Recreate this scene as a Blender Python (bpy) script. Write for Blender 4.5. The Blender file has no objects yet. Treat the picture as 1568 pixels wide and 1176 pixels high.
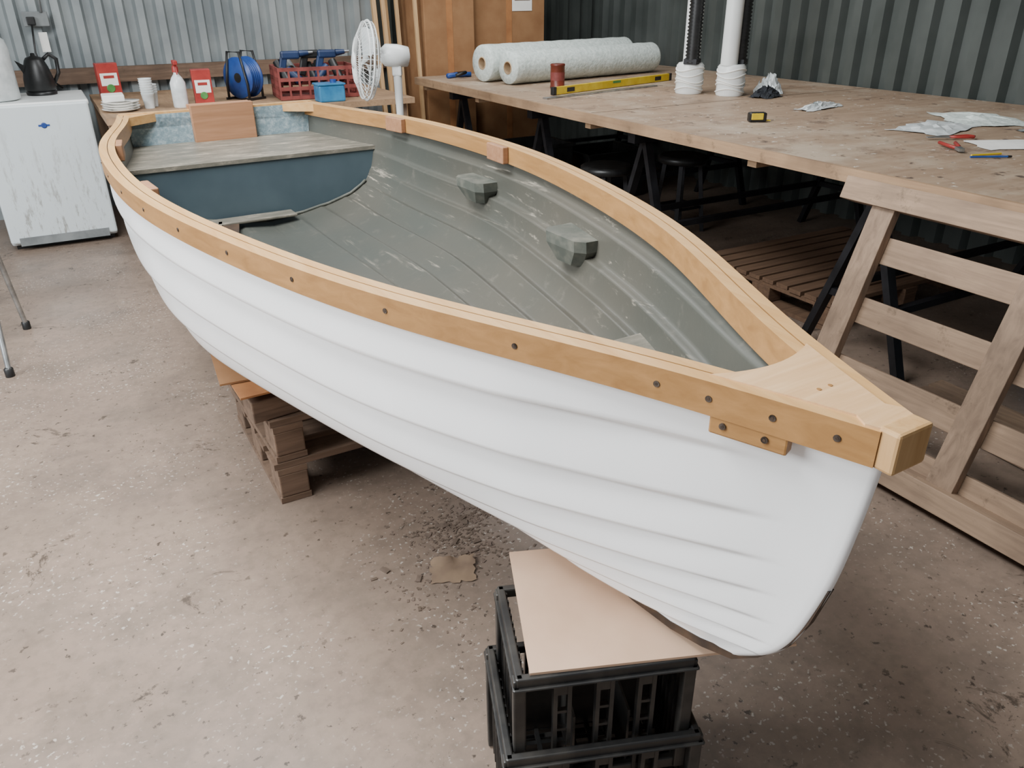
import bpy, bmesh, random
import numpy as np
from math import *
from mathutils import Vector, Matrix
random.seed(4)
SC=bpy.context.scene
ROOM=Matrix.Rotation(0.508,4,'Z')
BOATM=Matrix.Translation((0.426,0.75,0))@Matrix.Rotation(0.548,4,'Z')
def lins(a,b,n): return [float(x) for x in np.linspace(a,b,n)]

# ---------------------------------------------------------------- materials
def lin(c):
    if isinstance(c,str):
        c=c.lstrip('#');c=[int(c[i:i+2],16)/255 for i in (0,2,4)]
        c=[x/12.92 if x<=.04045 else ((x+.055)/1.055)**2.4 for x in c]
    return (c[0],c[1],c[2],1)
def newmat(name):
    m=bpy.data.materials.new(name);m.use_nodes=True
    nt=m.node_tree;b=nt.nodes['Principled BSDF'];return m,nt,b
def N(nt,t,**k):
    n=nt.nodes.new(t)
    for a,v in k.items(): setattr(n,a,v)
    return n
def coord(nt,scale=(1,1,1),kind='Object'):
    tc=N(nt,'ShaderNodeTexCoord');mp=N(nt,'ShaderNodeMapping');mp.inputs['Scale'].default_value=scale
    nt.links.new(tc.outputs[kind],mp.inputs[0]);return mp.outputs[0]
def ramp(nt,src,stops,interp='LINEAR'):
    r=N(nt,'ShaderNodeValToRGB');r.color_ramp.interpolation=interp;e=r.color_ramp.elements
    while len(e)<len(stops): e.new(.5)
    for i,(p,c) in enumerate(stops): e[i].position=p;e[i].color=lin(c) if not isinstance(c,(int,float)) else (c,c,c,1)
    nt.links.new(src,r.inputs[0]);return r.outputs[0]
def noise(nt,vec,scale,detail=4,rough=.55,dist=0):
    n=N(nt,'ShaderNodeTexNoise');n.inputs['Scale'].default_value=scale;n.inputs['Detail'].default_value=detail
    n.inputs['Roughness'].default_value=rough;n.inputs['Distortion'].default_value=dist
    nt.links.new(vec,n.inputs['Vector']);return n.outputs['Fac']
def mul(nt,a,b):
    f=N(nt,'ShaderNodeMath',operation='MULTIPLY');nt.links.new(a,f.inputs[0]);nt.links.new(b,f.inputs[1]);return f.outputs[0]
def mix(nt,fac,a,b,mode='MIX'):
    m=N(nt,'ShaderNodeMix',data_type='RGBA',blend_type=mode)
    for i,v in ((0,fac),(6,a),(7,b)):
        if hasattr(v,'is_output'): nt.links.new(v,m.inputs[i])
        elif i==0: m.inputs[0].default_value=v
        else: m.inputs[i].default_value=lin(v)
    return m.outputs[2]
def bump(nt,b,h,strength=.3,dist=.01):
    n=N(nt,'ShaderNodeBump');n.inputs['Strength'].default_value=strength;n.inputs['Distance'].default_value=dist
    nt.links.new(h,n.inputs['Height']);nt.links.new(n.outputs[0],b.inputs['Normal'])
def M(name,c1,c2=None,rough=.5,metal=0,scale=8,bs=0,stretch=(1,1,1),spec=None,lo=.35,hi=.65,detail=4):
    m,nt,b=newmat(name)
    b.inputs['Roughness'].default_value=rough;b.inputs['Metallic'].default_value=metal
    if spec is not None:b.inputs['Specular IOR Level'].default_value=spec
    v=coord(nt,stretch);n=noise(nt,v,scale,detail)
    if c2 is None:c2=c1
    nt.links.new(ramp(nt,n,[(lo,c1),(hi,c2)]),b.inputs['Base Color'])
    if bs: bump(nt,b,n,bs)
    return m
def wood(name,c1,c2,c3=None,rough=.5,axis=1,scale=1.0,spots=0.0,bs=.1):
    m,nt,b=newmat(name);b.inputs['Roughness'].default_value=rough
    st=[22,22,22];st[axis]=1.6;v=coord(nt,[s*scale for s in st])
    n=noise(nt,v,2.2,6,.6,.6);col=ramp(nt,n,[(.3,c1),(.7,c2)])
    v2=coord(nt);n2=noise(nt,v2,3.5,4)
    if c3: col=mix(nt,ramp(nt,n2,[(.45,0.0),(.75,.7)]),col,c3)
    if spots:
        n3=noise(nt,v2,9,5,.7);col=mix(nt,ramp(nt,n3,[(.60,0.0),(.72,spots)]),col,'#3c3226')
    nt.links.new(col,b.inputs['Base Color']);bump(nt,b,n,bs,.004);return m

def mat_floor():
    m,nt,b=newmat('concrete_floor')
    v=coord(nt)
    n=noise(nt,v,.9,5,.6);base=ramp(nt,n,[(.3,'#76665a'),(.7,'#938071')])
    base=mix(nt,ramp(nt,noise(nt,v,2.6,6,.7),[(.46,0.),(.68,.65)]),base,'#62574e')
    n2=noise(nt,v,28,3,.6);base=mix(nt,ramp(nt,n2,[(.45,0.),(.75,.4)]),base,'#5e5248')
    patch=ramp(nt,noise(nt,v,1.9,5,.7),[(.46,.06),(.60,1.)])
    w1=ramp(nt,noise(nt,v,80,2.5,.5),[(.615,0.),(.67,.75)])
    base=mix(nt,mul(nt,w1,patch),base,'#c3bbb0')
    patch2=ramp(nt,noise(nt,v,2.3,4,.6),[(.40,.4),(.56,1.)])
    d1=ramp(nt,noise(nt,v,36,5,.65),[(.62,0.),(.655,.9)])
    base=mix(nt,mul(nt,d1,patch2),base,'#3b322b')
    st=ramp(nt,noise(nt,v,4.5,7,.8,.8),[(.605,0.),(.65,.85)])
    base=mix(nt,st,base,'#42382f')
    nt.links.new(base,b.inputs['Base Color'])
    r=ramp(nt,noise(nt,v,2.0,4),[(.3,.36),(.7,.58)]);nt.links.new(r,b.inputs['Roughness'])
    bump(nt,b,n2,.15,.004);return m

MT={}
MT['floor']=mat_floor()
MT['hull']=M('white_gelcoat','#f3f4f4','#fafafa',rough=.18,scale=3)
def mat_inner():
    m,nt,b=newmat('grey_painted_interior');v=coord(nt)
    base=ramp(nt,noise(nt,v,1.2,3),[(.3,'#444945'),(.7,'#57534a')])
    vs=coord(nt,(16,1.0,16));sc=noise(nt,vs,3,6,.72)
    pt=ramp(nt,noise(nt,v,2.6,3),[(.45,.10),(.62,1.)])
    base=mix(nt,mul(nt,ramp(nt,sc,[(.59,0.),(.69,.7)]),pt),base,'#b0a797')
    base=mix(nt,ramp(nt,noise(nt,v,18,5,.7),[(.58,0.),(.75,.35)]),base,'#7a746a')
    nt.links.new(base,b.inputs['Base Color']);b.inputs['Roughness'].default_value=.40
    bump(nt,b,noise(nt,v,30,3),.12,.004);return m
MT['inner']=mat_inner()
MT['bulk']=M('bluegrey_paint','#43525a','#4c5c63',rough=.5,scale=5,bs=.1)
def mat_speck():
    m,nt,b=newmat('speckled_flowcoat');v=coord(nt)
    n=noise(nt,v,75,4,.7);nt.links.new(ramp(nt,n,[(.40,'#758a92'),(.52,'#889ba2'),(.66,'#a5b3b7')]),b.inputs['Base Color'])
    b.inputs['Roughness'].default_value=.5;bump(nt,b,n,.3,.004);return m
MT['speck']=mat_speck()
def mat_seat():
    m,nt,b=newmat('worn_seat_paint');v=coord(nt,(3,9,9))
    n=noise(nt,v,3,7,.75);nt.links.new(ramp(nt,n,[(.38,'#605e54'),(.54,'#767166'),(.70,'#ada391')]),b.inputs['Base Color'])
    b.inputs['Roughness'].default_value=.45;return m
MT['seat']=mat_seat()
MT['knee']=M('grey_knee_paint','#4e514a','#6c6b61',rough=.6,scale=22,lo=.45,hi=.75)
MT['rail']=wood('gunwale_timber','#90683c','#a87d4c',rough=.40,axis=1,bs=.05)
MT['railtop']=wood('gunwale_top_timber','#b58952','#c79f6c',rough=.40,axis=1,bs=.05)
MT['breast']=wood('breasthook_timber','#c0976a','#d2ad82',rough=.45,axis=0,scale=1.6,bs=.05)
MT['maho']=wood('mahogany','#8e6547','#a4795a',rough=.5,axis=0)
MT['endgrain']=wood('end_grain','#c7a272','#ad8452',rough=.6,axis=2)
MT['screw']=M('screw_steel','#3a3430','#77706a',rough=.3,metal=.8,scale=60)
MT['darkedge']=M('keel_band_and_gap_shade','#2c221b','#4a3829',rough=.6,scale=20)
MT['pallet']=wood('pallet_wood_shaded','#594638','#7c6452','#42362c',rough=.8,axis=0,spots=.6)  # darkened tones: shade on the stacked pallets is put into this colour
MT['pallety']=wood('pallet_wood_b','#806a57','#a1876f','#645246',rough=.8,axis=1,spots=.7)
MT['palletz']=wood('pallet_wood_c','#7a6554','#9b826c','#5c4d41',rough=.8,axis=2,spots=.6)
def mat_bench():
    m,nt,b=newmat('bench_top_ply');v=coord(nt);vs=coord(nt,(1,9,1))
    c=ramp(nt,noise(nt,vs,3,5),[(.3,'#8f7761'),(.7,'#a58d76')])
    c=mix(nt,ramp(nt,noise(nt,v,1.7,5,.7),[(.5,0.),(.65,.6)]),c,'#bdae9a')
    c=mix(nt,ramp(nt,noise(nt,v,4.5,6,.75),[(.56,0.),(.65,.7)]),c,'#705c4d')
    c=mix(nt,ramp(nt,noise(nt,v,17,3,.6),[(.64,0.),(.70,.9)]),c,'#4e4038')
    c=mix(nt,ramp(nt,noise(nt,v,23,3,.6),[(.66,0.),(.70,.8)]),c,'#d5cdc0')
    nt.links.new(c,b.inputs['Base Color']);b.inputs['Roughness'].default_value=.55;return m
MT['bench']=mat_bench()
MT['benchedge']=wood('bench_edge','#94765a','#ab8c6c','#66513f',rough=.7,axis=1,spots=.5)
MT['wallL']=M('galvanised_sheet','#878e90','#a3a9a9',rough=.45,metal=.25,scale=2.5)
MT['wallR']=M('dark_grey_sheet','#434845','#555a57',rough=.45,metal=.15,scale=2)
MT['ceil']=M('ceiling_sheet','#8a8f8c','#a0a4a1',rough=.7,scale=2)
MT['white']=M('white_enamel','#dcdfdd','#eceeec',rough=.35,scale=2)
def mat_freezer():
    m,nt,b=newmat('dirty_white_enamel');v=coord(nt,(12,12,2.2))
    n=noise(nt,v,3,6,.75);v2=coord(nt)
    sep=N(nt,'ShaderNodeSeparateXYZ');nt.links.new(v2,sep.inputs[0])
    h=ramp(nt,sep.outputs[2],[(.15,1.),(.80,.05)])
    f=mul(nt,ramp(nt,n,[(.54,0.),(.64,.75)]),h)
    nt.links.new(mix(nt,f,'#cfd7d9','#7d766a'),b.inputs['Base Color']);b.inputs['Roughness'].default_value=.4;return m
MT['freezer']=mat_freezer()
MT['black']=M('black_plastic','#141414','#222222',rough=.4,scale=20)
MT['crate']=M('black_crate_plastic','#1b1b1b','#3d3a36',rough=.42,scale=14,lo=.42,hi=.75)
MT['blackm']=M('black_steel','#17171a','#26262a',rough=.5,metal=.3,scale=10)
MT['steel']=M('steel_tube','#8c8f90','#b4b6b6',rough=.3,metal=.8,scale=20)
MT['card']=M('cardboard','#87603e','#97704c',rough=.85,scale=6)
MT['cardpink']=M('hardboard_sheet','#bb9a80','#c8a88e',rough=.75,scale=5)
MT['cardd']=M('cardboard_scrap','#756151','#8b755f',rough=.9,scale=12)
MT['dirt']=M('dirt','#5b4d41','#75655a',rough=.95,scale=20)
MT['orange']=M('orange_card','#96643d','#ab7649',rough=.85,scale=9)
MT['red']=M('red_plastic','#8e2a26','#a93a33',rough=.45,scale=12)
MT['dred']=M('dusty_red_plastic','#6e302b','#8d4640',rough=.6,scale=12)
MT['blue']=M('blue_plastic','#223f80','#2d5196',rough=.4,scale=12)
MT['dblue']=M('dark_blue_tool','#1a2a4a','#26395e',rough=.4,scale=12)
MT['lblue']=M('light_blue_plastic','#2c6f9c','#4189b4',rough=.4,scale=12)
MT['green']=M('green_plastic','#3f7a3c','#5c9650',rough=.5,scale=12)
MT['yellow']=M('yellow_paint','#c9a81f','#dcc135',rough=.4,scale=12)
MT['glassf']=M('glass_fibre_mat','#b9c4be','#dde5df',rough=.8,scale=45,bs=.5,lo=.3,hi=.7)
MT['cardtube']=M('paper_core','#a48a6a','#b89d7c',rough=.9,scale=9)
MT['brownlabel']=M('brown_tin','#5c2418','#7a3422',rough=.4,scale=9)
MT['plastic']=M('cloudy_plastic','#c9cfcf','#e6eaea',rough=.3,scale=14)
MT['grey']=M('grey_plastic','#6d7172','#858989',rough=.5,scale=9)
MT['cloth']=M('black_cloth','#1a1c20','#2d3036',rough=.95,scale=22,bs=.4)
MT['paper']=M('white_paper','#e8e6e0','#f2f0ea',rough=.8,scale=9)
MT['dwood']=wood('dark_slats','#5a4434','#755a45',rough=.8,axis=0)
MT['pole']=wood('pale_timber','#b89367','#cfab80',rough=.6,axis=2)

# ---------------------------------------------------------------- builder
class B:
    def __init__(s): s.v=[];s.f=[];s.m=[];s.sm=[];s.mats=[]
    def mi(s,k):
        if k not in s.mats:s.mats.append(k)
        return s.mats.index(k)
    def add(s,vs,fs,mat,smooth=False,X=None):
        o=len(s.v)
        for p in vs:
            p=Vector(p)
            s.v.append(X@p if X else p)
        k=s.mi(mat)
        for f in fs: s.f.append([o+i for i in f]);s.m.append(k);s.sm.append(smooth)
    def box(s,c,d,mat,R=None,bev=0.0):
        x,y,z=[q/2 for q in d]
        X=Matrix.Translation(c)@(R.to_4x4() if R else Matrix())
        if bev<=0:
            vs=[(i*x,j*y,k*z) for i in(-1,1) for j in(-1,1) for k in(-1,1)]
            s.add(vs,[(0,1,3,2),(4,6,7,5),(0,4,5,1),(2,3,7,6),(0,2,6,4),(1,5,7,3)],mat,X=X)
        else:
            bm=bmesh.new();bmesh.ops.create_cube(bm,size=1)
            for v in bm.verts:v.co=Vector((v.co.x*2*x,v.co.y*2*y,v.co.z*2*z))
            bmesh.ops.bevel(bm,geom=bm.edges[:]+bm.verts[:],offset=bev,segments=2,affect='EDGES',profile=.5)
            bm.verts.index_update()
            s.add([v.co.copy() for v in bm.verts],[[v.index for v in f.verts] for f in bm.faces],mat,X=X);bm.free()
    def bar(s,p0,p1,w,h,mat,up=(0,0,1),bev=0):
        p0=Vector(p0);p1=Vector(p1);d=p1-p0;y=d.normalized();u=Vector(up)
        x=y.cross(u)
        if x.length<1e-4:x=y.cross(Vector((1,0,0)))
        x.normalize();z=x.cross(y)
        R=Matrix((x,y,z)).transposed();s.box((p0+p1)/2,(w,d.length,h),mat,R,bev)
    def cyl(s,p0,p1,r0,r1=None,mat='white',n=20,caps=True,smooth=True):
        if r1 is None:r1=r0
        s.lathe([(r0,0),(r1,(Vector(p1)-Vector(p0)).length)],p0,mat,n,axis=Vector(p1)-Vector(p0),caps=caps,smooth=smooth)
    def lathe(s,prof,c,mat,n=24,axis=(0,0,1),caps=True,smooth=True):
        q=Vector((0,0,1)).rotation_difference(Vector(axis).normalized()).to_matrix().to_4x4()
        X=Matrix.Translation(c)@q;vs=[];fs=[]
        for r,z in prof:
            for i in range(n):
                a=2*pi*i/n;vs.append((r*cos(a),r*sin(a),z))
        for j in range(len(prof)-1):
            for i in range(n):
                k=(i+1)%n;fs.append((j*n+i,j*n+k,(j+1)*n+k,(j+1)*n+i))
        s.add(vs,fs,mat,smooth,X)
        if caps:
            o=len(prof)-1
            s.add(vs[:n],[tuple(range(n))[::-1]],mat,False,X);s.add(vs[o*n:],[tuple(range(n))],mat,False,X)
    def tube(s,pts,r,mat,n=8,closed=False):
        pts=[Vector(p) for p in pts];m=len(pts);vs=[];fs=[];pu=None
        for i,p in enumerate(pts):
            if closed: t=pts[(i+1)%m]-pts[i-1]
            else: t=pts[min(i+1,m-1)]-pts[max(i-1,0)]
            t.normalize()
            u=pu if pu else (Vector((0,0,1)) if abs(t.z)<.9 else Vector((1,0,0)))
            u=(u-t*u.dot(t))
            if u.length<1e-5:u=t.orthogonal()
            u.normalize();w=t.cross(u);pu=u
            for k in range(n):
                a=2*pi*k/n;vs.append(p+r*(cos(a)*u+sin(a)*w))
        for i in range(m if closed else m-1):
            j=(i+1)%m
            for k in range(n):
                l=(k+1)%n;fs.append((i*n+k,i*n+l,j*n+l,j*n+k))
        if not closed: fs+= [tuple(range(n))[::-1],tuple(range((m-1)*n,m*n))]
        s.add(vs,fs,mat,True)
    def grid(s,P,mat,flip=False,smooth=True):
        nr=len(P);nc=len(P[0]);vs=[p for r in P for p in r];fs=[]
        for i in range(nr-1):
            for j in range(nc-1):
                f=(i*nc+j,i*nc+j+1,(i+1)*nc+j+1,(i+1)*nc+j);fs.append(f[::-1] if flip else f)
        s.add(vs,fs,mat,smooth)
    def obj(s,name,frame=ROOM,loc=(0,0,0),rot=0,parent=None,weld=False):
        me=bpy.data.meshes.new(name)
        me.from_pydata([tuple(v) for v in s.v],[],s.f)
        for k in s.mats: me.materials.append(MT[k])
        me.polygons.foreach_set('material_index',s.m);me.polygons.foreach_set('use_smooth',s.sm)
        bm=bmesh.new();bm.from_mesh(me)
        if weld:bmesh.ops.remove_doubles(bm,verts=bm.verts[:],dist=1e-5)
        bmesh.ops.recalc_face_normals(bm,faces=bm.faces[:]);bm.to_mesh(me);bm.free();me.update()
        o=bpy.data.objects.new(name,me);SC.collection.objects.link(o)
        Mx=frame@Matrix.Translation(loc)@Matrix.Rotation(rot,4,'Z')
        if parent: o.parent=parent;o.matrix_parent_inverse=Matrix();o.matrix_local=parent.matrix_world.inverted()@Mx
        else:o.matrix_world=Mx
        return o
def empty(name,Mx):
    e=bpy.data.objects.new(name,None);e.empty_display_size=.1;SC.collection.objects.link(e);e.matrix_world=Mx
    bpy.context.view_layer.update();return e
def ncub(xs,ys,x):
    xs=np.array(xs,float);ys=np.array(ys,float);x=np.array(x,float)
    n=len(xs);A=np.zeros((n,n));Bv=np.zeros(n);h=np.diff(xs);A[0,0]=A[-1,-1]=1
    for i in range(1,n-1):
        A[i,i-1]=h[i-1];A[i,i]=2*(h[i-1]+h[i]);A[i,i+1]=h[i];Bv[i]=6*((ys[i+1]-ys[i])/h[i]-(ys[i]-ys[i-1])/h[i-1])
    Mm=np.linalg.solve(A,Bv);k=np.clip(np.searchsorted(xs,x)-1,0,n-2);d=h[k];a=(xs[k+1]-x)/d;b=(x-xs[k])/d
    return a*ys[k]+b*ys[k+1]+((a**3-a)*Mm[k]+(b**3-b)*Mm[k+1])*d*d/6

# ---------------------------------------------------------------- room shell
WB=6.6;WR=4.66   # back wall (y), right wall (x) in room frame
b=B();b.add([(-4.5,-4,0),(WR+.1,-4,0),(WR+.1,WB+.1,0),(-4.5,WB+.1,0),(-4.5,-4,-.1),(WR+.1,-4,-.1),(WR+.1,WB+.1,-.1),(-4.5,WB+.1,-.1)],[(0,1,2,3),(7,6,5,4),(0,4,5,1),(1,5,6,2),(2,6,7,3),(3,7,4,0)],'floor');b.obj('floor')
def corr(name,segs,pitch,depth,H,along,pos):
    b=B()
    def P(q,z):
        l,dd=q
        return (l,pos-dd,z) if along=='x' else (pos-dd,l,z)
    for L0,L1,mat in segs:
        n=int(round((L1-L0)/pitch));pt=(L1-L0)/n;prof=[]
        for i in range(n):
            x=L0+i*pt
            prof+=[(x,0),(x+pt*.36,0),(x+pt*.5,depth),(x+pt*.86,depth)]
        prof.append((L1,0))
        vs=[P(q,0) for q in prof]+[P(q,H) for q in prof];m=len(prof)
        b.add(vs,[(i,i+1,m+i+1,m+i) for i in range(m-1)],mat)
        e=.04
        b.add([P((L0,-e),0),P((L1,-e),0),P((L1,-e),H),P((L0,-e),H)],[(0,1,2,3)],mat)
    b.obj(name)
corr('wall_back',[(-4.5,2.45,'wallL'),(2.45,WR,'wallR')],.13,.05,3.25,'x',WB)
corr('wall_right',[(-4,WB,'wallR')],.165,.05,3.25,'y',WR)
b=B()
b.box((.1,1.3,3.28),(9.3,10.7,.06),'ceil')
b.obj('ceiling')
b=B();b.box((-.9,WB-.08,.92),(7.0,.05,.10),'pallet');b.obj('trim_1')

# ---------------------------------------------------------------- boat
L=3.13
S=np.array([0,.08,.2,.35,.5,.65,.8,.92,1.])*L
BO=np.array([0.032,0.13,0.306,0.456,0.542,0.56,0.517,0.432,0.389])
def bout(s): return float(ncub(S,BO,s))
def zsh(s):
    q=s/L
    return 1.005+(-.010)*max(0,1-q/.65)**2+(-.004)*max(0,(q-.65)/.35)**2
V=[(0,0),(.13,.07),(.26,.14),(.38,.22),(.50,.31),(.62,.43),(.74,.58),(.87,.78),(1,1)]
Bs=[(0,0),(.13,.05),(.28,.11),(.44,.18),(.59,.27),(.73,.38),(.83,.54),(.92,.75),(1,1)]
Md=[(0,0),(.2,.035),(.42,.08),(.62,.14),(.78,.24),(.87,.38),(.93,.55),(.97,.76),(1,1)]
T=[(0,0),(.22,.03),(.45,.08),(.67,.15),(.85,.26),(.94,.41),(.98,.6),(1,.8),(1,1)]
KS=[(.3,V),(.7,Bs),(1.75,Md),(2.2,Md),(2.7,T),(3.2,T)]
def shape(s):
    for (a,A),(c,C) in zip(KS[:-1],KS[1:]):
        if s<=c:
            t=max(0,(s-a)/(c-a));return [((1-t)*p[0]+t*q[0],(1-t)*p[1]+t*q[1]) for p,q in zip(A,C)]
zk=lambda s: float(ncub([.17,.3,.54,.9,1.3,1.7,2.2,2.7,3.13],[.512,.466,.448,.432,.418,.408,.41,.428,.455],s))
st=[.3,.5,.8,1.1,1.4,1.75,2.2,2.6,2.9,3.13]
stem=[(.17,.512),(.125,.552),(.095,.588),(.072,.635),(.053,.695),(.038,.755),(.027,.825),(.018,.90),(.010,.985)]
HT=.024
ctlo=[];ctlz=[]
for k in range(9):
    o=[.010];z=[stem[k][1]]
    for s in st:
        e,ze=shape(s)[k];bh=bout(s)-HT;o.append(max(e*bh,0 if k==0 else .01));z.append(zk(s)+ze*(zsh(s)-zk(s)-.004))
    if k==0:o[0]=.006
    ctlo.append(o);ctlz.append(z)
ctlo=np.array(ctlo);ctlz=np.array(ctlz);s0c=np.array([q[0] for q in stem])
NP=8
gs=[]
for k in range(NP):
    for f in (0,.04,.08,.12,.16,.22,.34,.48,.62,.76,.88,.96): gs.append(k+f)
gs.append(8.0);gs=np.array(gs)
kk=np.arange(9.)
go=np.array([ncub(kk,ctlo[:,j],gs) for j in range(ctlo.shape[1])]).T
gz=np.array([ncub(kk,ctlz[:,j],gs) for j in range(ctlz.shape[1])]).T
gs0=ncub(kk,s0c,gs)
NT=90
tt=np.linspace(0,1,NT)**1.25
P=np.zeros((len(gs),NT,3))
for i in range(len(gs)):
    kn=np.array([gs0[i]]+st);ss=gs0[i]+(L-gs0[i])*tt
    P[i,:,0]=np.maximum(ncub(kn,go[i],ss),.0 if gs[i]==0 else .004);P[i,:,1]=ss;P[i,:,2]=ncub(kn,gz[i],ss)
du=np.gradient(P,axis=0);dv=np.gradient(P,axis=1);nn=np.cross(dv,du);nn/=np.linalg.norm(nn,axis=2,keepdims=True)+1e-9
mid=nn[len(gs)*2//3,NT//2]
if mid[0]<0: nn=-nn
AMP=.028
def clk(g):
    f=g-floor(g);
    if g>=7.999:return .001
    if g<1: return 0
    if f<.16:
        q=f/.16;return AMP*q*q*(3-2*q)
    q=(f-.16)/.84;return AMP*(1-q**1.25)
C=np.array([clk(g) for g in gs])
fade=np.clip((P[:,:,1]-.11)/.40,0,1)
Po=P+nn*(C[:,None]*fade)[:,:,None]
Pi=P-nn*.007
zst=np.array([[zsh(s) for s in row] for row in P[:,:,1]])
comp=.63
Pi[:,:,2]=zst-(zst-Pi[:,:,2])*comp
fadeI=fade*np.clip((2.70-P[:,:,1])/.6,.08,1)
Pi=Pi+nn*(C[:,None]*fadeI*.68)[:,:,None]
Pi[:,:,0]=np.maximum(Pi[:,:,0],0);Pi[0,:,0]=0
Po[0,:,0]=0
def inner_off(s,z):
    j=int(np.argmin(abs(P[-1,:,1]-s)))
    return float(np.interp(z,Pi[:,j,2],Pi[:,j,0]))
boat=empty('clinker_dinghy',BOATM)
b=B()
for sg in (1,-1):
    b.grid([[(sg*p[0],p[1],p[2]) for p in r] for r in Po],'hull',flip=sg<0)
a=[(Po[i,0,0],Po[i,0,1],Po[i,0,2]) for i in range(len(gs))]
b.grid([[(x,y,z) for x,y,z in a],[(x*.7,y-.005,z-.002) for x,y,z in a],[(0,y-.008,z-.003) for x,y,z in a],[(-x*.7,y-.005,z-.002) for x,y,z in a],[(-x,y,z) for x,y,z in a]],'hull')
tr=[(Po[i,-1,0],Po[i,-1,2]) for i in range(len(gs))]
ring=[(x,L,z) for x,z in tr]+[(-x,L,z) for x,z in tr[::-1][:]]
b.add(ring,[tuple(range(len(ring)))],'hull')
b.obj('hull_shell',BOATM,parent=boat,weld=True)
b=B()
for sg in (1,-1):
    b.grid([[(sg*p[0],p[1],p[2]) for p in r] for r in Pi],'inner',flip=sg>0)
b.obj('inner_liner',BOATM,parent=boat,weld=True)
b=B()
tr=[(Pi[i,-1,0]+.003,Pi[i,-1,2]) for i in range(len(gs))]
ring=[(x,L-.03,z-.002) for x,z in tr]+[(-x,L-.03,z-.002) for x,z in tr[::-1]]
b.add(ring,[tuple(range(len(ring)))],'speck')
b.obj('transom_inner_face',BOATM,parent=boat)
b=B();pr=[(.040,.735),(.058,.665),(.083,.603),(.125,.548),(.17,.506),(.23,.48),(.3,.460)]+[(s,zk(s)-.004) for s in lins(.4,3.12,28)]
m=len(pr);rows=[]
for i in range(m):
    y,z=pr[i];y0,z0=pr[max(i-1,0)];y1,z1=pr[min(i+1,m-1)];t=Vector((0,y1-y0,z1-z0)).normalized();n=Vector((0,t.z,-t.y))
    if n.z>0 :n=-n
    w=.005;h=.006
    c=Vector((0,y,z))
    rows.append([c+Vector((-w,0,0))-n*.01,c+Vector((-w,0,0))+n*h,c+Vector((w,0,0))+n*h,c+Vector((w,0,0))-n*.01])
b.grid(rows,'darkedge',smooth=False)
b.obj('keel_band',BOATM,parent=boat)
def sweep(b,o0,o1,z0,z1,mats,s0=0.0,s1=L,side=1,n=90):
    rows=[]
    for i in range(n+1):
        s=s0+(s1-s0)*i/n;bo=bout(s);ds=.01
        tx=(bout(s+ds)-bout(max(s-ds,0)))/(ds+min(s,ds));nrm=Vector((1,-tx)).normalized()
        def pt(o,z):
            x=bo-o*nrm.x;y=s-o*nrm.y
            if x<.0:x=.0
            return (side*x,y,zsh(s)+z)
        rows.append([pt(o0,z0),pt(o0,z1),pt(o1,z1),pt(o1,z0),pt(o0,z0)])
    for j in range(4):
        b.grid([[r[j],r[j+1]] for r in rows],mats[j],smooth=False)
    for r in (rows[0],rows[-1]): b.add(r[:4],[(0,1,2,3)],mats[0])
b=B()
for sd in (1,-1):
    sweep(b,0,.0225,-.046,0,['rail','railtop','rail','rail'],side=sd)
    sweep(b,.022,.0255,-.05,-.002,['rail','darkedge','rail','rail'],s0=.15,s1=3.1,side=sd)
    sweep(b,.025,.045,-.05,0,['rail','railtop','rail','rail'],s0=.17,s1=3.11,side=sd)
b.obj('gunwale_rails',BOATM,parent=boat)
b=B()
outl=[];
for s in lins(0,.20,12): outl.append((bout(s)-.0205 if s>.02 else bout(s)-.004,s))
inner=[]
for q in lins(-1,1,13): inner.append((-q*(bout(.20)-.0205),.20-.022*(1-q*q)))
poly=[(x,y) for x,y in outl]+inner[1:-1]+[(-x,y) for x,y in outl[::-1]]
n=len(poly);zt=zsh(0)+.003;zb=zt-.035
b.add([(x,y,zt) for x,y in poly]+[(x,y,zb) for x,y in poly],[tuple(range(n)),tuple(range(n,2*n))[::-1]]+[(i,(i+1)%n,n+(i+1)%n,n+i) for i in range(n)],'breast')
b.obj('breasthook',BOATM,parent=boat)
b=B()
b.box((0,-.008,zsh(0)-.0215),(.060,.028,.052),'endgrain',bev=.004)
b.obj('stem_block',BOATM,parent=boat)
b=B()
b.box((0,L-.012,zsh(L)-.026),(2*.385,.036,.058),'railtop')
b.box((0,L-.045,zsh(L)-.052),(.25,.03,.15),'maho',bev=.003)
b.box((0,L+.012,zsh(L)-.03),(.25,.02,.10),'maho',bev=.003)
for sg in (1,-1):
    x=sg*.355
    b.add([(x,L-.03,1.001),(x-sg*.10,L-.03,1.001),(sg*.405,L-.15,1.001),(x,L-.03,.97),(x-sg*.10,L-.03,.97),(sg*.405,L-.15,.97)],[(0,1,2),(3,5,4),(0,1,4,3),(1,2,5,4),(2,0,3,5)],'railtop')
b.obj('transom_cap',BOATM,parent=boat)
b=B()
def chock(b,s,ln,side,off,h,mat,zoff=-.0,th=.02):
    bo=bout(s);tx=(bout(s+.02)-bout(s-.02))/.04;ang=atan(tx)
    R=Matrix.Rotation(-ang*side,3,'Z')
    b.box((side*(bo-off),s,zsh(s)+zoff-h/2),(th,ln,h),mat,R,bev=.003)
for s in (1.71,2.42):
    for sd in (1,-1): chock(b,s,.11,sd,.056,.05,'maho')
b.obj('inwale_chocks',BOATM,parent=boat)
b=B();chock(b,.14,.10,-1,.012,.030,'rail',zoff=-.040,th=.02);chock(b,.14,.10,1,.012,.030,'rail',zoff=-.040,th=.02);b.obj('towing_eye_chocks',BOATM,parent=boat)
b=B()
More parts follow.
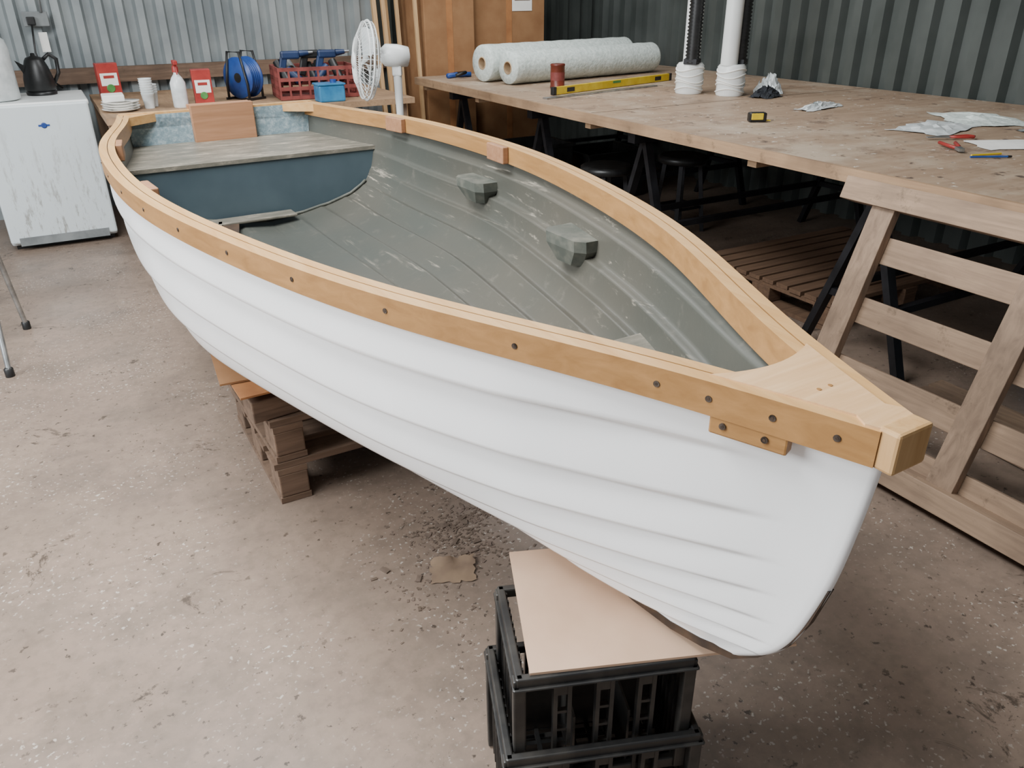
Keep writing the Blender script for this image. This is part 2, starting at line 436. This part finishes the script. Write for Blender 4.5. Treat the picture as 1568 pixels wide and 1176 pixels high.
def screws(s,zo):
    for sd in (1,-1):
        bo=bout(s);tx=(bout(s+.01)-bout(max(0,s-.01)))/(.01+min(.01,s));nr=Vector((1,-tx,0)).normalized()
        c=Vector((bo,s,zsh(s)-zo));
        p0=c-nr*.004;p1=c+nr*.0012
        if sd<0:p0.x*=-1;p1.x*=-1
        b.cyl(p0,p1,.0045,.0045,'screw',10)
        nn_=(p1-p0).normalized()
        b.cyl(p1,p1+nn_*.0004,.002,.002,'darkedge',6)
for s in [.04,.11,.185,.25,.446,.668,.892,1.11,1.33,1.55,1.77,2.0,2.22,2.44,2.66,2.88]: screws(s,.023)
for s in (.115,.165): screws(s,.055)
for x in (-.01,.01): b.cyl((x,.10,zt-.002),(x,.10,zt+.0008),.003,.003,'rail',10)
b.obj('rail_screws',BOATM,parent=boat)
zs=.88;SF=2.60
b=B()
sl=lins(SF,L-.03,8);r=[(inner_off(s,zs)+.004,s) for s in sl]
top=[(x,y,zs) for x,y in r]+[(-x,y,zs) for x,y in r[::-1]];n=len(top)
b.add(top+[(x,y,z-.014) for x,y,z in top],[tuple(range(n)),tuple(range(n,2*n))]+[(i,(i+1)%n,n+(i+1)%n,n+i) for i in range(n)],'seat')
j=int(np.argmin(abs(P[-1,:,1]-SF)))
bk=[(float(Pi[i,j,0])+.004,float(Pi[i,j,2])-.004) for i in range(len(gs)) if Pi[i,j,2]<zs-.01]+[(inner_off(SF,zs)+.004,zs-.001)]
ring=[(x,SF+.006,z) for x,z in bk]+[(-x,SF+.006,z) for x,z in bk[::-1]]
b.add(ring,[tuple(range(len(ring)))],'bulk')
b.obj('stern_seat',BOATM,parent=boat)
b=B();pts=[(x*.985,SF-.004,z+.006) for x,z in bk[::6] if z<zs-.12]
b.tube([(-x,y,z) for x,y,z in pts[::-1]]+pts,.006,'knee',6)
zf=float(Pi[0,j,2])
b.box((-.10,SF-.05,zf+.030),(.38,.08,.010),'seat',bev=.003)
b.box((-.18,SF-.17,zf+.024),(.06,.24,.008),'darkedge',R=Matrix.Rotation(-.25,3,'Z'))  # dark strip laid on the sole, painted as the shade in an open slot
b.box((-.215,SF-.17,zf+.030),(.012,.24,.010),'seat',R=Matrix.Rotation(-.25,3,'Z'))
b.obj('floor_flange',BOATM,parent=boat)
b=B()
for s in (1.13,1.82):
    for sd in (1,-1):
        ztt=.885;zlo=.815
        def w1(y,z): return inner_off(y,z)+.0025
        y0=s-.085;y1=s+.085;xc=inner_off(s,ztt)-.075
        def ringz(z,ins,dx):
            ya=y0+ins;yb=y1-ins;x0=xc+dx
            return [(w1(ya,z),ya,z),(x0+.02,ya+.002,z),(x0,ya+.025,z),(x0,yb-.025,z),(x0+.02,yb-.002,z),(w1(yb,z),yb,z)]
        top=ringz(ztt,0,0);md=ringz(ztt-.028,0,.002);xl=inner_off(s,zlo)-xc-.03;bot=ringz(zlo,.03,max(.0,xl))
        vs=[(sd*x,y,z) for x,y,z in top+md+bot]
        fs=[tuple(range(6)),tuple(range(12,18))]
        for k in (0,6):
            fs+=[(k+i,k+(i+1)%6,k+6+(i+1)%6,k+6+i) for i in range(6)]
        b.add(vs,fs,'knee')
b.obj('thwart_knees',BOATM,parent=boat)
b=B();sl=lins(.28,.72,8);zz_=.79;r=[(inner_off(s,zz_)+.002,s) for s in sl]
top=[(x,y,zz_) for x,y in r]+[(-x,y,zz_) for x,y in r[::-1]];n=len(top)
b.add(top+[(x,y,z-.012) for x,y,z in top],[tuple(range(n)),tuple(range(n,2*n))]+[(i,(i+1)%n,n+(i+1)%n,n+i) for i in range(n)],'seat')
b.obj('bow_step',BOATM,parent=boat)

# ---------------------------------------------------------------- supports
b=B();I=Matrix()
A_=Vector((.025,.921));Bp=Vector((-.008,1.227));C_=Vector((.475,.980));D_=C_+(Bp-A_)
zz=.441
q=[A_,C_,D_,Bp];ctr=(A_+D_)/2
b.add([(p.x-ctr.x,p.y-ctr.y,0) for p in q]+[(p.x-ctr.x,p.y-ctr.y,.005) for p in q],[(3,2,1,0),(4,5,6,7),(0,1,5,4),(1,2,6,5),(2,3,7,6),(3,0,4,7)],'cardpink')
b.obj('hardboard_sheet',I,(ctr.x,ctr.y,zz-.0055))
def crate(name,w,d,h,loc,rot):
    b=B();mt='crate'
    def rim(z,e,hh):
        W=w/2+e;D=d/2+e
        for sg in(1,-1):
            b.box((0,sg*D,z),(2*W+.012,.014,hh),mt,bev=.003);b.box((sg*W,0,z),(.014,2*D+.012,hh),mt,bev=.003)
    rim(h-.010,0,.020);rim(h-.020,.006,.005);rim(.012,-.006,.024)
    for sg in(1,-1):
        for i in range(9):
            x=-w/2+w*i/8
            if i in(0,8): b.box((x,sg*(d/2-.004),h/2),(.022,.02,h-.01),mt,bev=.003)
            elif i%2==0:
                for k in (-.012,.012): b.box((x+k,sg*(d/2-.004),h/2),(.007,.014,h-.02),mt)
                for z in lins(.05,h-.05,5): b.box((x,sg*(d/2-.004),z),(.024,.008,.006),mt)
                b.box((x,sg*(d/2-.001),h-.035),(.03,.006,.03),mt)
        for i in range(1,6):
            y=-d/2+d*i/6
            for k in (-.010,.010): b.box((sg*(w/2-.004),y+k,h/2),(.014,.006,h-.02),mt)
            b.box((sg*(w/2-.004),y,h*.7),(.01,.022,.02),mt)
    for i in range(7):
        b.box((0,-d/2+d*(i+.5)/7,.01),(w-.02,.008,.01),mt)
    for i in range(9):
        b.box((-w/2+w*(i+.5)/9,0,.012),(.008,d-.02,.01),mt)
    for x in (-w/6,w/6): b.box((x,0,h*.3),(.004,d-.02,h*.5),mt)
    b.box((0,0,h*.3),(w-.02,.004,h*.5),mt)
    return b.obj(name,I,loc,rot)
cx=Vector((.308,.046)).normalized();cy=Vector((-cx.y,cx.x))
fl=Vector((.004,.910));cc=fl+cx*.15+cy*.115
crate('milk_crate',.29,.215,.27,(cc.x,cc.y,.165),atan2(cx.y,cx.x))
crate('milk_crate',.33,.25,.272,(cc.x,cc.y,0),atan2(cx.y,cx.x))
def pallet(name,frame,loc,rot,lx,ly,nb=7,mA='pallet',mB='pallet'):
    b=B()
    for i in range(nb):
        y=-ly/2+.05+(ly-.1)*i/(nb-1);b.box((random.uniform(-.005,.005),y,.133),(lx,.095 if nb<9 else .07,.02),mA)
    for x in (-lx/2+.05,0,lx/2-.05):
        b.box((x,0,.112),(.09,ly,.02),mB);b.box((x,0,.011),(.095,ly,.02),mB)
        for y in (-ly/2+.06,0,ly/2-.06): b.box((x,y,.062),(.09,.12,.08),mB,bev=.004)
    return b.obj(name,frame,loc,rot)
e1=Vector((-.49,.87)).normalized();e2=Vector((e1.y,-e1.x))
pc=Vector((-.72,2.015))+e1*.31+e2*.5
ang=atan2(e2.y,e2.x)
pallet('pallet',I,(pc.x,pc.y,0),ang,1.0,.62,nb=5)
pallet('pallet',I,(pc.x-.012,pc.y+.015,.1445),ang+.03,1.0,.62,nb=5)
b=B()
for k,(dx,dy,r) in enumerate([(-.44,-.24,.1),(-.43,.02,.05),(-.42,.22,-.05),(.1,-.2,0),(.1,.2,0)]):
    b.box((dx,dy,.035),(.2,.09,.07),'pallet',R=Matrix.Rotation(r,3,'Z'),bev=.004)
b.box((-.36,-.14,.08),(.34,.10,.02),'pallet',R=Matrix.Rotation(.12,3,'Z'));b.box((0,.1,.08),(.8,.10,.02),'pallet')
b.box((0,-.25,.08),(.8,.09,.02),'pallet')
b.obj('timber_packing_blocks',I,(pc.x,pc.y,.289),ang)
b=B()
b.box((-.42,-.05,.0),(.30,.50,.006),'orange',R=Matrix.Rotation(.03,3,'Z'))
b.box((-.44,.02,.008),(.28,.46,.006),'card',R=Matrix.Rotation(-.08,3,'Z'))
b.obj('folded_cardboard',I,(pc.x,pc.y,.384),ang)

# ---------------------------------------------------------------- bench & fridge etc.
b=B()
b.box((3.53,3.5,.832),(2.15,4.7,.036),'bench')
b.box((2.448,3.5,.825),(.018,4.7,.05),'benchedge')
b.box((3.53,1.14,.825),(2.15,.02,.05),'benchedge')
b.box((3.53,3.55,.8503),(2.13,.004,.001),'darkedge')
for y in (1.3,2.4,3.6,4.9,5.75): b.box((3.53,y,.79),(2.1,.05,.05),'benchedge')
b.obj('workbench')
def trestle(y,name='trestle',x0=2.62,x1=4.4,mt='blackm'):
    b=B();b.box(((x1+x0)/2,0,.735),(x1-x0,.06,.06),mt)
    for x in (x0+.1,x1-.1):
        for sg in(1,-1): b.bar((x,0,.72),(x,sg*.25,0),.045,.03,mt)
        b.bar((x,-.16,.28),(x,.16,.28),.03,.03,mt)
    for sg in (1,-1): b.bar((x0+.1,sg*.16,.28),(x1-.1,sg*.16,.28),.03,.03,mt)
    b.obj(name,ROOM,(0,y,0))
for y in (1.95,3.4,4.45,5.6): trestle(y)
b=B()
b.box((-.30,.30,.44),(.60,.56,.82),'freezer',bev=.012)
b.box((-.30,.005,.45),(.60,.05,.80),'freezer',bev=.012)
b.box((-.30,.29,.865-.02),(.61,.60,.03),'white',bev=.008)
b.box((-.30,.31,.02),(.56,.5,.04),'black')
b.lathe([(.016,0),(.016,.003),(.012,.004)],(-.26,-.021,.73),'blue',20,axis=(0,-1,0));b.box((-.26,-.022,.73),(.06,.003,.010),'blue')
b.box((-.30,-.02,.06),(.5,.01,.05),'grey')
b.obj('fridge',ROOM,(.207,5.609,0))
b=B();b.box((1.19,5.79,.782),(1.86,1.38,.036),'benchedge');
for x in (.30,2.06):
    for y in (5.2,6.42): b.box((x,y,.382),(.06,.06,.764),'palletz')
b.box((1.19,6.42,.4),(1.7,.03,.6),'dwood')
b.obj('side_counter')
ZC=.8
b=B();b.lathe([(.085,0),(.088,.02),(.07,.022)],(0,0,0),'black',28)
b.lathe([(.08,.022),(.088,.04),(.085,.09),(.07,.16),(.055,.20),(.045,.215),(.015,.225),(.012,.24),(.0,.242)],(0,0,0),'black',28,caps=False)
b.tube([(.05,0,.20),(.09,0,.23),(.13,0,.20),(.125,0,.12),(.085,0,.06)],.012,'black',8)
b.add([(-.06,.02,.17),(-.06,-.02,.17),(-.11,0,.205),(-.075,0,.12)],[(0,1,2),(0,2,3),(1,3,2),(0,3,1)],'black')
b.obj('kettle',ROOM,(-.02,6.02,.861),rot=.3)
b=B();b.lathe([(.10,0),(.125,.01),(.125,.28),(.115,.33),(.06,.37),(.03,.385),(.03,.41),(0,.412)],(0,0,0),'plastic',28)
b.cyl((0,-.125,.05),(0,-.16,.05),.012,.012,'grey',10)
b.cyl((0,0,.385),(0,0,.42),.035,.035,'lblue',16)
b.obj('water_container',ROOM,(-.26,5.80,.861))
b=B();b.box((0,0,0),(.15,.03,.09),'grey',bev=.005);b.box((-.03,-.03,-.01),(.05,.04,.05),'black',bev=.005)
b.box((.02,-.02,-.14),(.05,.01,.12),'paper')
b.tube([(-.03,-.05,-.03),(-.05,-.08,-.2),(-.02,-.1,-.35),(.06,-.12,-.42)],.006,'black')
b.tube([(.04,-.02,.04),(.05,-.02,.2),(.05,-.02,.6)],.01,'grey')
b.obj('wall_socket',ROOM,(.05,WB-.095,1.28))
def carton(name,loc,rot,w,d,h,m1,m2):
    b=B();b.box((0,0,h/2),(w,d,h),m1,bev=.002);b.box((0,-d/2-.001,h*.55),(w*.8,.002,h*.35),m2);b.box((0,-d/2-.002,h*.62),(w*.5,.002,h*.08),'red')
    b.lathe([(w*.2,0),(w*.18,.002)],(0,-d/2-.002,h*.3),'green',16,axis=(0,-1,0))
    b.obj(name,ROOM,loc,rot)
carton('tea_box',(.38,6.15,ZC),.1,.13,.08,.22,'red','paper')
carton('coffee_carton',(.85,5.42,ZC),-.1,.11,.10,.21,'red','paper')
b=B()
for i in range(4): b.lathe([(.06,0),(.10,.012),(.105,.016),(.06,.006)],(0.005*(i%2),0,.014*i),'paper',24,caps=False)
b.lathe([(.05,0),(.05,.002)],(0,0,.0),'paper',24)
b.box((-.03,.03,.075),(.12,.08,.04),'paper',R=Matrix.Rotation(.1,3,'X'),bev=.006)
b.obj('paper_plates',ROOM,(.37,5.42,ZC))
b=B()
for i in range(7): b.lathe([(.028,0),(.037,.085),(.039,.087),(.037,.083),(.026,.003)],(0,0,.014*i),'plastic',20,caps=False)
for i in range(4): b.lathe([(.028,0),(.037,.085),(.039,.087),(.037,.083),(.026,.003)],(.03,.082,.014*i),'plastic',20,caps=False)
b.obj('plastic_cups',ROOM,(.535,5.47,ZC))
b=B();b.lathe([(.042,0),(.045,.01),(.045,.14),(.03,.17),(.014,.19),(.014,.21)],(0,0,0),'plastic',20)
b.lathe([(.018,.20),(.018,.23),(.01,.24)],(0,0,0),'red',14);b.box((0,-.02,.255),(.025,.075,.025),'red',bev=.004);b.bar((0,-.03,.24),(0,-.05,.19),.008,.008,'red')
b.obj('spray_bottle',ROOM,(.71,5.42,ZC))
b=B()
for y in (-.045,.045): b.lathe([(.045,-.004),(.125,-.004),(.125,.004),(.045,.004)],(0,y,.135),'blue',32,axis=(0,1,0))
b.lathe([(.03,-.05),(.03,.05)],(0,0,.135),'black',16,axis=(0,1,0))
for i in range(5):
    for j in range(2):
        r=.085+.016*j;y=-.034+.017*i;b.tube([(r*cos(t),y,.135+r*sin(t)) for t in lins(0,2*pi,25)[:-1]],.008,'blue',6,closed=True)
b.tube([(-.09,-.06,.01),(-.09,-.06,.10),(-.05,-.06,.29),(.05,-.06,.29),(.09,-.06,.10),(.09,-.06,.01)],.008,'black')
b.tube([(-.09,.06,.01),(-.09,.06,.10),(-.05,.06,.29),(.05,.06,.29),(.09,.06,.10),(.09,.06,.01)],.008,'black')
for x in(-.09,.09): b.bar((x,-.08,.008),(x,.08,.008),.014,.014,'black')
b.obj('cable_reel',ROOM,(1.14,5.6,ZC),rot=-1.0)
b=B();w,d,h=.5,.34,.2
for sg in(1,-1):
    for z in (.015,.07,.125,.185): b.box((0,sg*d/2,z),(w,.01,.022),'dred');b.box((sg*w/2,0,z),(.01,d,.022),'dred')
    for i in range(9): b.box((-w/2+w*i/8,sg*d/2,h/2),(.012,.012,h-.01),'dred')
    for i in range(1,6): b.box((sg*w/2,-d/2+d*i/6,h/2),(.012,.012,h-.01),'dred')
b.box((0,0,.006),(w,d,.01),'dred')
for i in range(9):
    x=random.uniform(-.18,.18);y=random.uniform(-.1,.1);a=random.uniform(0,3)
    mt=random.choice(['dblue','black','black','black','grey'])
    b.cyl((x,y,.10),(x+.09*cos(a),y+.09*sin(a),.19+random.uniform(-.02,.04)),.03,.026,mt,12)
for x,y,mt in((-.14,0,'dblue'),(.0,.03,'black'),(.10,0,'dblue')):
    b.box((x,y,.26),(.12,.05,.05),mt,bev=.012);b.cyl((x+.06,y,.265),(x+.12,y,.27),.022,.014,mt,14);b.bar((x-.04,y,.25),(x-.07,y,.13),.035,.045,mt,bev=.008);b.cyl((x+.12,y,.27),(x+.15,y,.272),.01,.008,'steel',10)
b.obj('tool_crate',ROOM,(1.58,5.52,ZC),rot=-.1)
b=B();b.box((0,0,.05),(.17,.12,.10),'lblue',bev=.01);b.box((0,0,.105),(.18,.13,.012),'lblue',bev=.004);b.cyl((.03,0,.11),(.03,0,.13),.02,.02,'blue',12)
b.obj('plastic_tub',ROOM,(1.58,5.2,ZC))
b=B();fb=Vector((-.60,4.50,0))
b.lathe([(.19,0),(.19,.015),(.05,.035),(.02,.06)],(0,0,0),'white',28);b.cyl((0,0,.05),(0,0,.75),.014,.014,'white',14);b.cyl((0,0,.75),(0,0,1.06),.018,.024,'white',14);b.cyl((0,0,.74),(0,0,.80),.026,.026,'white',14)
ax=Vector((-.93,-.36,.10)).normalized();cen=Vector((-.15,-.05,1.10));mo=Vector((0,0,1.12))
b.lathe([(.02,-.07),(.05,-.06),(.058,0),(.055,.06),(.03,.085)],mo,'white',20,axis=ax)
b.box(mo+Vector((0,0,-.06)),(.05,.05,.08),'white',bev=.008)
u=ax.orthogonal().normalized();w_=ax.cross(u)
R_=.195
def ring_(r,off,rad): b.tube([cen+ax*off+r*(cos(t)*u+sin(t)*w_) for t in lins(0,2*pi,41)[:-1]],rad,'white',6,closed=True)
ring_(R_,0,.006);ring_(R_*.97,.02,.003);ring_(R_*.97,-.02,.003);ring_(R_*.6,.055,.002);ring_(R_*.6,-.05,.002)
for i in range(44):
    t=2*pi*i/44;dd=cos(t)*u+sin(t)*w_
    b.tube([cen+ax*.07+dd*.035,cen+ax*.055+dd*R_*.6,cen+ax*.02+dd*R_*.97,cen+dd*R_,cen-ax*.02+dd*R_*.97,cen-ax*.05+dd*R_*.6,cen-ax*.06+dd*.04],.0012,'white',4)
b.lathe([(.04,0),(.04,.008),(.02,.012)],cen+ax*.066,'white',20,axis=ax)
for i in range(3):
    t0=2*pi*i/3;rows=[]
    for r in lins(.03,.165,6):
        rows.append([cen+ax*(.02*k)+r*(cos(t0+k*(.35+.35*sin(r*15)))*u+sin(t0+k*(.35+.35*sin(r*15)))*w_) for k in (-1,-.33,.33,1)])
    b.grid(rows,'plastic')
b.obj('pedestal_fan',Matrix(),tuple(fb))
def tallbox(cx_,cy_,w,d,h,label):
    b=B();b.box((0,0,h/2),(w,d,h),'card',bev=.006)
    b.box((0,0,h+.001),(w*.98,.05,.002),'cardtube')
    b.box((0,-d/2-.001,h/2),(.05,.002,h*.98),'orange')
    if label:
        b.box((w*.18,-d/2-.003,1.34),(.18,.004,.12),'paper');b.box((w*.18,-d/2-.006,1.36),(.14,.003,.01),'cardd')
    b.obj('tall_cardboard_box',ROOM,(cx_,cy_,0))
tallbox(2.79,6.19,.42,.50,1.62,False);tallbox(3.345,6.24,.66,.46,1.66,True)
b=B()
for i,(x,y,r) in enumerate([(2.36,6.25,.02),(2.41,6.2,.018),(2.45,6.28,.022),(2.50,6.18,.016),(2.53,5.9,.015)]):
    b.bar((x,y,0),(x+.01*i-.05,y+.12,2.4),r*1.6,r*1.6,'pole',up=(0,1,0))
b.obj('timber_battens')
ZB=.8508
def roll(name,p0,p1,r):
    b=B();p0=Vector(p0);p1=Vector(p1);ax=(p1-p0);Ln=ax.length
    prof=[(.042,0),(r*.97,0),(r,.01)]+[(r*(1+.012*sin(i*1.7)),.01+(Ln-.02)*i/30) for i in range(1,30)]+[(r,Ln-.01),(r*.97,Ln),(.042,Ln)]
    b.lathe(prof,p0,'glassf',36,axis=ax,caps=False)
    b.lathe([(.036,-.004),(.042,-.004),(.042,Ln+.004),(.036,Ln+.004),(.036,-.004)],p0,'cardtube',24,axis=ax,caps=False)
    b.obj(name)
roll('fibreglass_mat_roll',(2.76,4.98,ZB+.108),(4.15,5.20,ZB+.108),.105)
roll('fibreglass_mat_roll',(2.70,5.24,ZB+.123),(4.08,5.45,ZB+.123),.12)
b=B();b.lathe([(.046,0),(.048,.004),(.048,.015),(.046,.018),(.046,.135),(.048,.138),(.048,.148),(.044,.15)],(0,0,0),'brownlabel',24);b.lathe([(.0465,.05),(.0465,.10)],(0,0,0),'dred',24,caps=False)
b.obj('paint_tin',ROOM,(2.93,4.62,ZB))
b=B();b.box((0,0,.023),(1.2,.022,.045),'yellow',bev=.002)
for sg in(1,-1): b.box((sg*.595,0,.0235),(.03,.026,.046),'black',bev=.003);b.box((sg*.45,0,.023),(.07,.024,.025),'black')
b.box((0,0,.034),(.08,.025,.014),'green')
b.obj('spirit_level',ROOM,(3.28,4.46,ZB+.001),rot=.26)
b=B();b.box((0,0,.004),(1.0,.04,.008),'steel');b.obj('steel_rule',ROOM,(3.05,4.27,ZB),rot=.2)
def tower(loc,rot,sgn):
    b=B();b.lathe([(.078,0),(.082,.01),(.08,.05),(.084,.08),(.08,.12),(.083,.16),(.07,.175)],(0,0,0),'white',28)
    for z in (.03,.06,.075,.11,.14): b.tube([(.084*cos(t),.084*sin(t),z+.012*sin(t*2+z*40)) for t in lins(0,2*pi,25)[:-1]],.004,'paper',6,closed=True)
    b.cyl((sgn*.032,.01,.17),(sgn*.032,.01,.95),.050,.050,'white',24)
    b.lathe([(.037+.009*(i%2),.17+.78*i/80) for i in range(81)],(-sgn*.045,-.025,0),'black',18)
    b.box((-sgn*.045,-.025,.185),(.08,.08,.03),'blackm')
    b.obj('hose_wrapped_tube',ROOM,loc,rot)
tower((3.47,3.96,ZB),.5,1);tower((3.60,3.74,ZB),.5,-1)
def crumple(name,loc,w,d,h,mt,rot=0,n=14,seed=1):
    rnd=random.Random(seed);b=B();rows=[]
    for i in range(n):
        r=[]
        for j in range(n):
            u=i/(n-1)*2-1;v=j/(n-1)*2-1;k=max(0,1-(u*u+v*v)**.9*.8)
            r.append((u*w/2+rnd.uniform(-.06,.06)*w,v*d/2+rnd.uniform(-.06,.06)*d,.002+h*k*rnd.uniform(.3,1)))
        rows.append(r)
    b.grid(rows,mt,smooth=False);b.obj(name,ROOM,loc,rot)
crumple('black_glove',(3.72,3.56,ZB),.20,.14,.07,'cloth',.3,seed=2)
crumple('crumpled_plastic_bag',(3.90,3.72,ZB),.20,.16,.13,'plastic',.8,seed=3)
crumple('crumpled_plastic_film',(3.6,3.05,ZB),.35,.10,.04,'plastic',.2,seed=5)
crumple('crumpled_plastic_film',(3.50,2.30,ZB),.42,.24,.02,'plastic',.2,n=9,seed=6)
crumple('crumpled_plastic_film',(3.90,2.35,ZB),.42,.32,.03,'glassf',.9,n=9,seed=8)
crumple('paper_sheet',(3.40,1.85,ZB),.36,.22,.012,'paper',-.5,n=7,seed=7)
crumple('grey_rag',(3.85,1.95,ZB),.30,.2,.05,'grey',-.2,seed=11)
b=B();b.box((0,0,.022),(.085,.045,.044),'black',bev=.008);b.box((-.005,-.001,.026),(.06,.0475,.03),'yellow',bev=.004);b.box((.05,0,.006),(.03,.02,.004),'yellow');b.obj('tape_measure',ROOM,(2.96,2.87,ZB),rot=-.45)
b=B()
for sg in(1,-1): b.tube([(0,0,.012),(.03,sg*.015,.012),(.12,sg*.03,.012)],.007,'red',8)
b.bar((0,0,.012),(-.05,0,.012),.02,.012,'steel');b.obj('pliers',ROOM,(3.06,1.90,ZB),rot=.9)
b=B()
for sg in(1,-1): b.tube([(0,0,.010),(.03,sg*.012,.010),(.09,sg*.025,.010),(.11,0,.010)],.005,'red',8)
b.bar((0,.003,.01),(-.10,.006,.01),.016,.004,'steel');b.obj('scissors',ROOM,(3.28,2.08,ZB),rot=-.4)
b=B();b.cyl((0,0,.006),(.14,0,.006),.004,.004,'blue',8);b.cyl((.02,.03,.006),(.15,.06,.006),.004,.004,'yellow',8);b.cyl((.14,0,.006),(.155,0,.006),.005,.004,'black',8);b.obj('pens',ROOM,(2.96,1.78,ZB),rot=-.5)
b=B();b.tube([(.0,0,.018),(.1,.05,.018),(.2,.02,.018)],.018,'blue');b.tube([(.05,-.03,.02),(.12,-.05,.04),(.1,.1,.02)],.012,'black');b.obj('bar_clamp',ROOM,(2.60,5.6,ZB))
pallet('slatted_pallet',ROOM,(3.45,2.65,0),0,1.1,.9,nb=10,mA='dwood',mB='dwood')
def bin_(name,loc,w,d,h,mt,rot=0):
    b=B()
    for sg in(1,-1):
        b.box((sg*w/2,0,h/2),(.012,d,h),mt,bev=.003);b.box((0,sg*d/2,h/2),(w,.012,h),mt,bev=.003)
        b.box((0,sg*(d/2+.008),h-.01),(w+.03,.02,.02),mt);b.box((sg*(w/2+.008),0,h-.01),(.02,d+.03,.02),mt)
    b.box((0,0,.01),(w,d,.015),mt);b.box((0,0,h*.7),(w*.9,d*.9,.02),'black');b.obj(name,ROOM,loc,rot)
bin_('storage_bin',(2.95,5.03,0),.5,.4,.45,'black',.0)
bin_('storage_bin',(3.6,5.03,0),.5,.4,.35,'black',0)
def stool(x,y):
    b=B();b.lathe([(.15,.44),(.16,.45),(.16,.475),(.14,.485)],(0,0,0),'black',24)
    for k in range(4):
        a=pi/4+k*pi/2;b.bar((.11*cos(a),.11*sin(a),.44),(.16*cos(a),.16*sin(a),0),.025,.025,'blackm')
        a2=a+pi/2;b.bar((.142*cos(a),.142*sin(a),.16),(.142*cos(a2),.142*sin(a2),.16),.015,.015,'blackm')
    b.obj('workshop_stool',ROOM,(x,y,0))
stool(2.85,3.92);stool(3.45,3.93)
b=B();b.lathe([(.13,0),(.15,.30),(.155,.30),(.155,.32),(.14,.32),(.12,.02)],(0,0,0),'lblue',28,caps=False);b.lathe([(.125,0),(.125,.01)],(0,0,0),'lblue',28);b.lathe([(.14,.25),(.14,.26)],(0,0,0),'grey',28)
b.obj('bucket',ROOM,(3.25,1.35,0))
b=B()
for i in range(3): b.bar((2.55+.12*i,.9,.02),(2.6+.1*i,1.6,.02),.08,.03,'pallety')
b.obj('timber_offcuts')
b=B()
def LP(y,h,o=0):
    p0=Vector((2.09,0,0));p1=Vector((2.37,0,.82));d=(p1-p0).normalized();nrm=Vector((-d.z,0,d.x))
    return Vector((0,y,0))+p0+d*h+nrm*o
up=(LP(0,1)-LP(0,0)).normalized();nr=LP(0,0,1)-LP(0,0,0)
def slat(y0,y1,h,wd,th,o,mt='pallety'):
    b.bar(LP(y0,h,o),LP(y1,h,o),th,wd,mt,up=up,bev=.002)
for y in (1.63,1.09,.55): b.bar(LP(y,.03,.035),LP(y,.81,.035),.085,.035,'palletz',up=nr,bev=.002)
for h in (.68,.475,.27): slat(1.68,.48,h,.088,.02,.006)
slat(1.74,.48,.09,.09,.02,.006);
slat(1.79,.42,.845,.075,.09,.03)
slat(1.76,.42,.04,.07,.09,.05)
b.obj('leaning_pallet')
b=B();ap=Vector((-2.25,3.27,.80))
for ft in ((-2.31,3.47,0),(-2.094,2.95,0),(-2.62,3.2,0)):
    f=Vector(ft);b.cyl(f+Vector((0,0,.02)),ap,.011,.013,'steel',12);b.lathe([(.018,0),(.018,.035),(.012,.04)],f,'black',12)
    m_=f*.55+ap*.45;b.cyl(m_,Vector((ap.x,ap.y,m_.z-.02)),.006,.006,'steel',8)
b.cyl(ap+Vector((0,0,-.5)),ap+Vector((0,0,.15)),.014,.014,'steel',12);b.lathe([(.03,-.03),(.03,.03)],ap,'black',16);b.box(ap+Vector((0,0,.16)),(.25,.04,.03),'black')
b.obj('tripod_stand',Matrix())
b=B();rnd=random.Random(9)
for i in range(1300):
    x=rnd.gauss(0,.075);y=rnd.gauss(0,.17)
    s_=rnd.uniform(.0015,.006) if i>60 else rnd.uniform(.006,.014)
    b.box((x+y*.25+.05*sin(y*25),y,s_*.15),(s_*2,s_,s_*.3),'dirt',R=Matrix.Rotation(rnd.uniform(0,3),3,'Z'))
b.obj('floor_debris',Matrix(),(-.12,1.95,0))
b=B();n=10;rn=random.Random(3);ed=[[rn.uniform(-.006,.006) for j in range(n+1)] for i in range(n+1)]
rows=[[(-.06+.12*i/n+ed[i][j],-.05+.10*j/n+ed[j][i],.003+.010*abs(sin(i*.5))*(j/n)**2) for j in range(n+1)] for i in range(n+1)]
b.grid(rows,'cardd');b.obj('cardboard_scrap',Matrix(),(-.165,1.70,.0),rot=.1)

# ---------------------------------------------------------------- lights / world / camera
w=bpy.data.worlds.new('World');SC.world=w;w.use_nodes=True;bg=w.node_tree.nodes['Background'];bg.inputs[0].default_value=(.84,.91,1,1);bg.inputs[1].default_value=.5
def area(name,loc,target,sx,sy,power,col):
    l=bpy.data.lights.new(name,'AREA');l.shape='RECTANGLE';l.size=sx;l.size_y=sy;l.energy=power;l.color=col
    o=bpy.data.objects.new(name,l);SC.collection.objects.link(o);lo=Vector(loc);o.location=lo
    o.rotation_euler=(Vector(target)-lo).to_track_quat('-Z','Y').to_euler();return o
area('doorway_daylight',(-3.8,.4,2.6),(-.4,2.0,.5),2.6,1.6,270,(.94,.975,1))
area('skylight_1',(-1.3,1.4,3.2),(-1.3,1.4,0),1.0,3.0,260,(.96,.985,1))
area('skylight_2',(.0,5.0,3.2),(.0,5.0,0),2.5,1.0,75,(.97,.985,1))
cam=bpy.data.cameras.new('camera');cam.sensor_width=36;cam.lens=1200.7/1568*36;cam.clip_start=.02
co=bpy.data.objects.new('camera',cam);SC.collection.objects.link(co)
co.matrix_world=Matrix.Translation((0,0,1.425))@Matrix.Rotation(pi/2-.465,4,'X')@Matrix.Rotation(-.008,4,'Z')
SC.camera=co
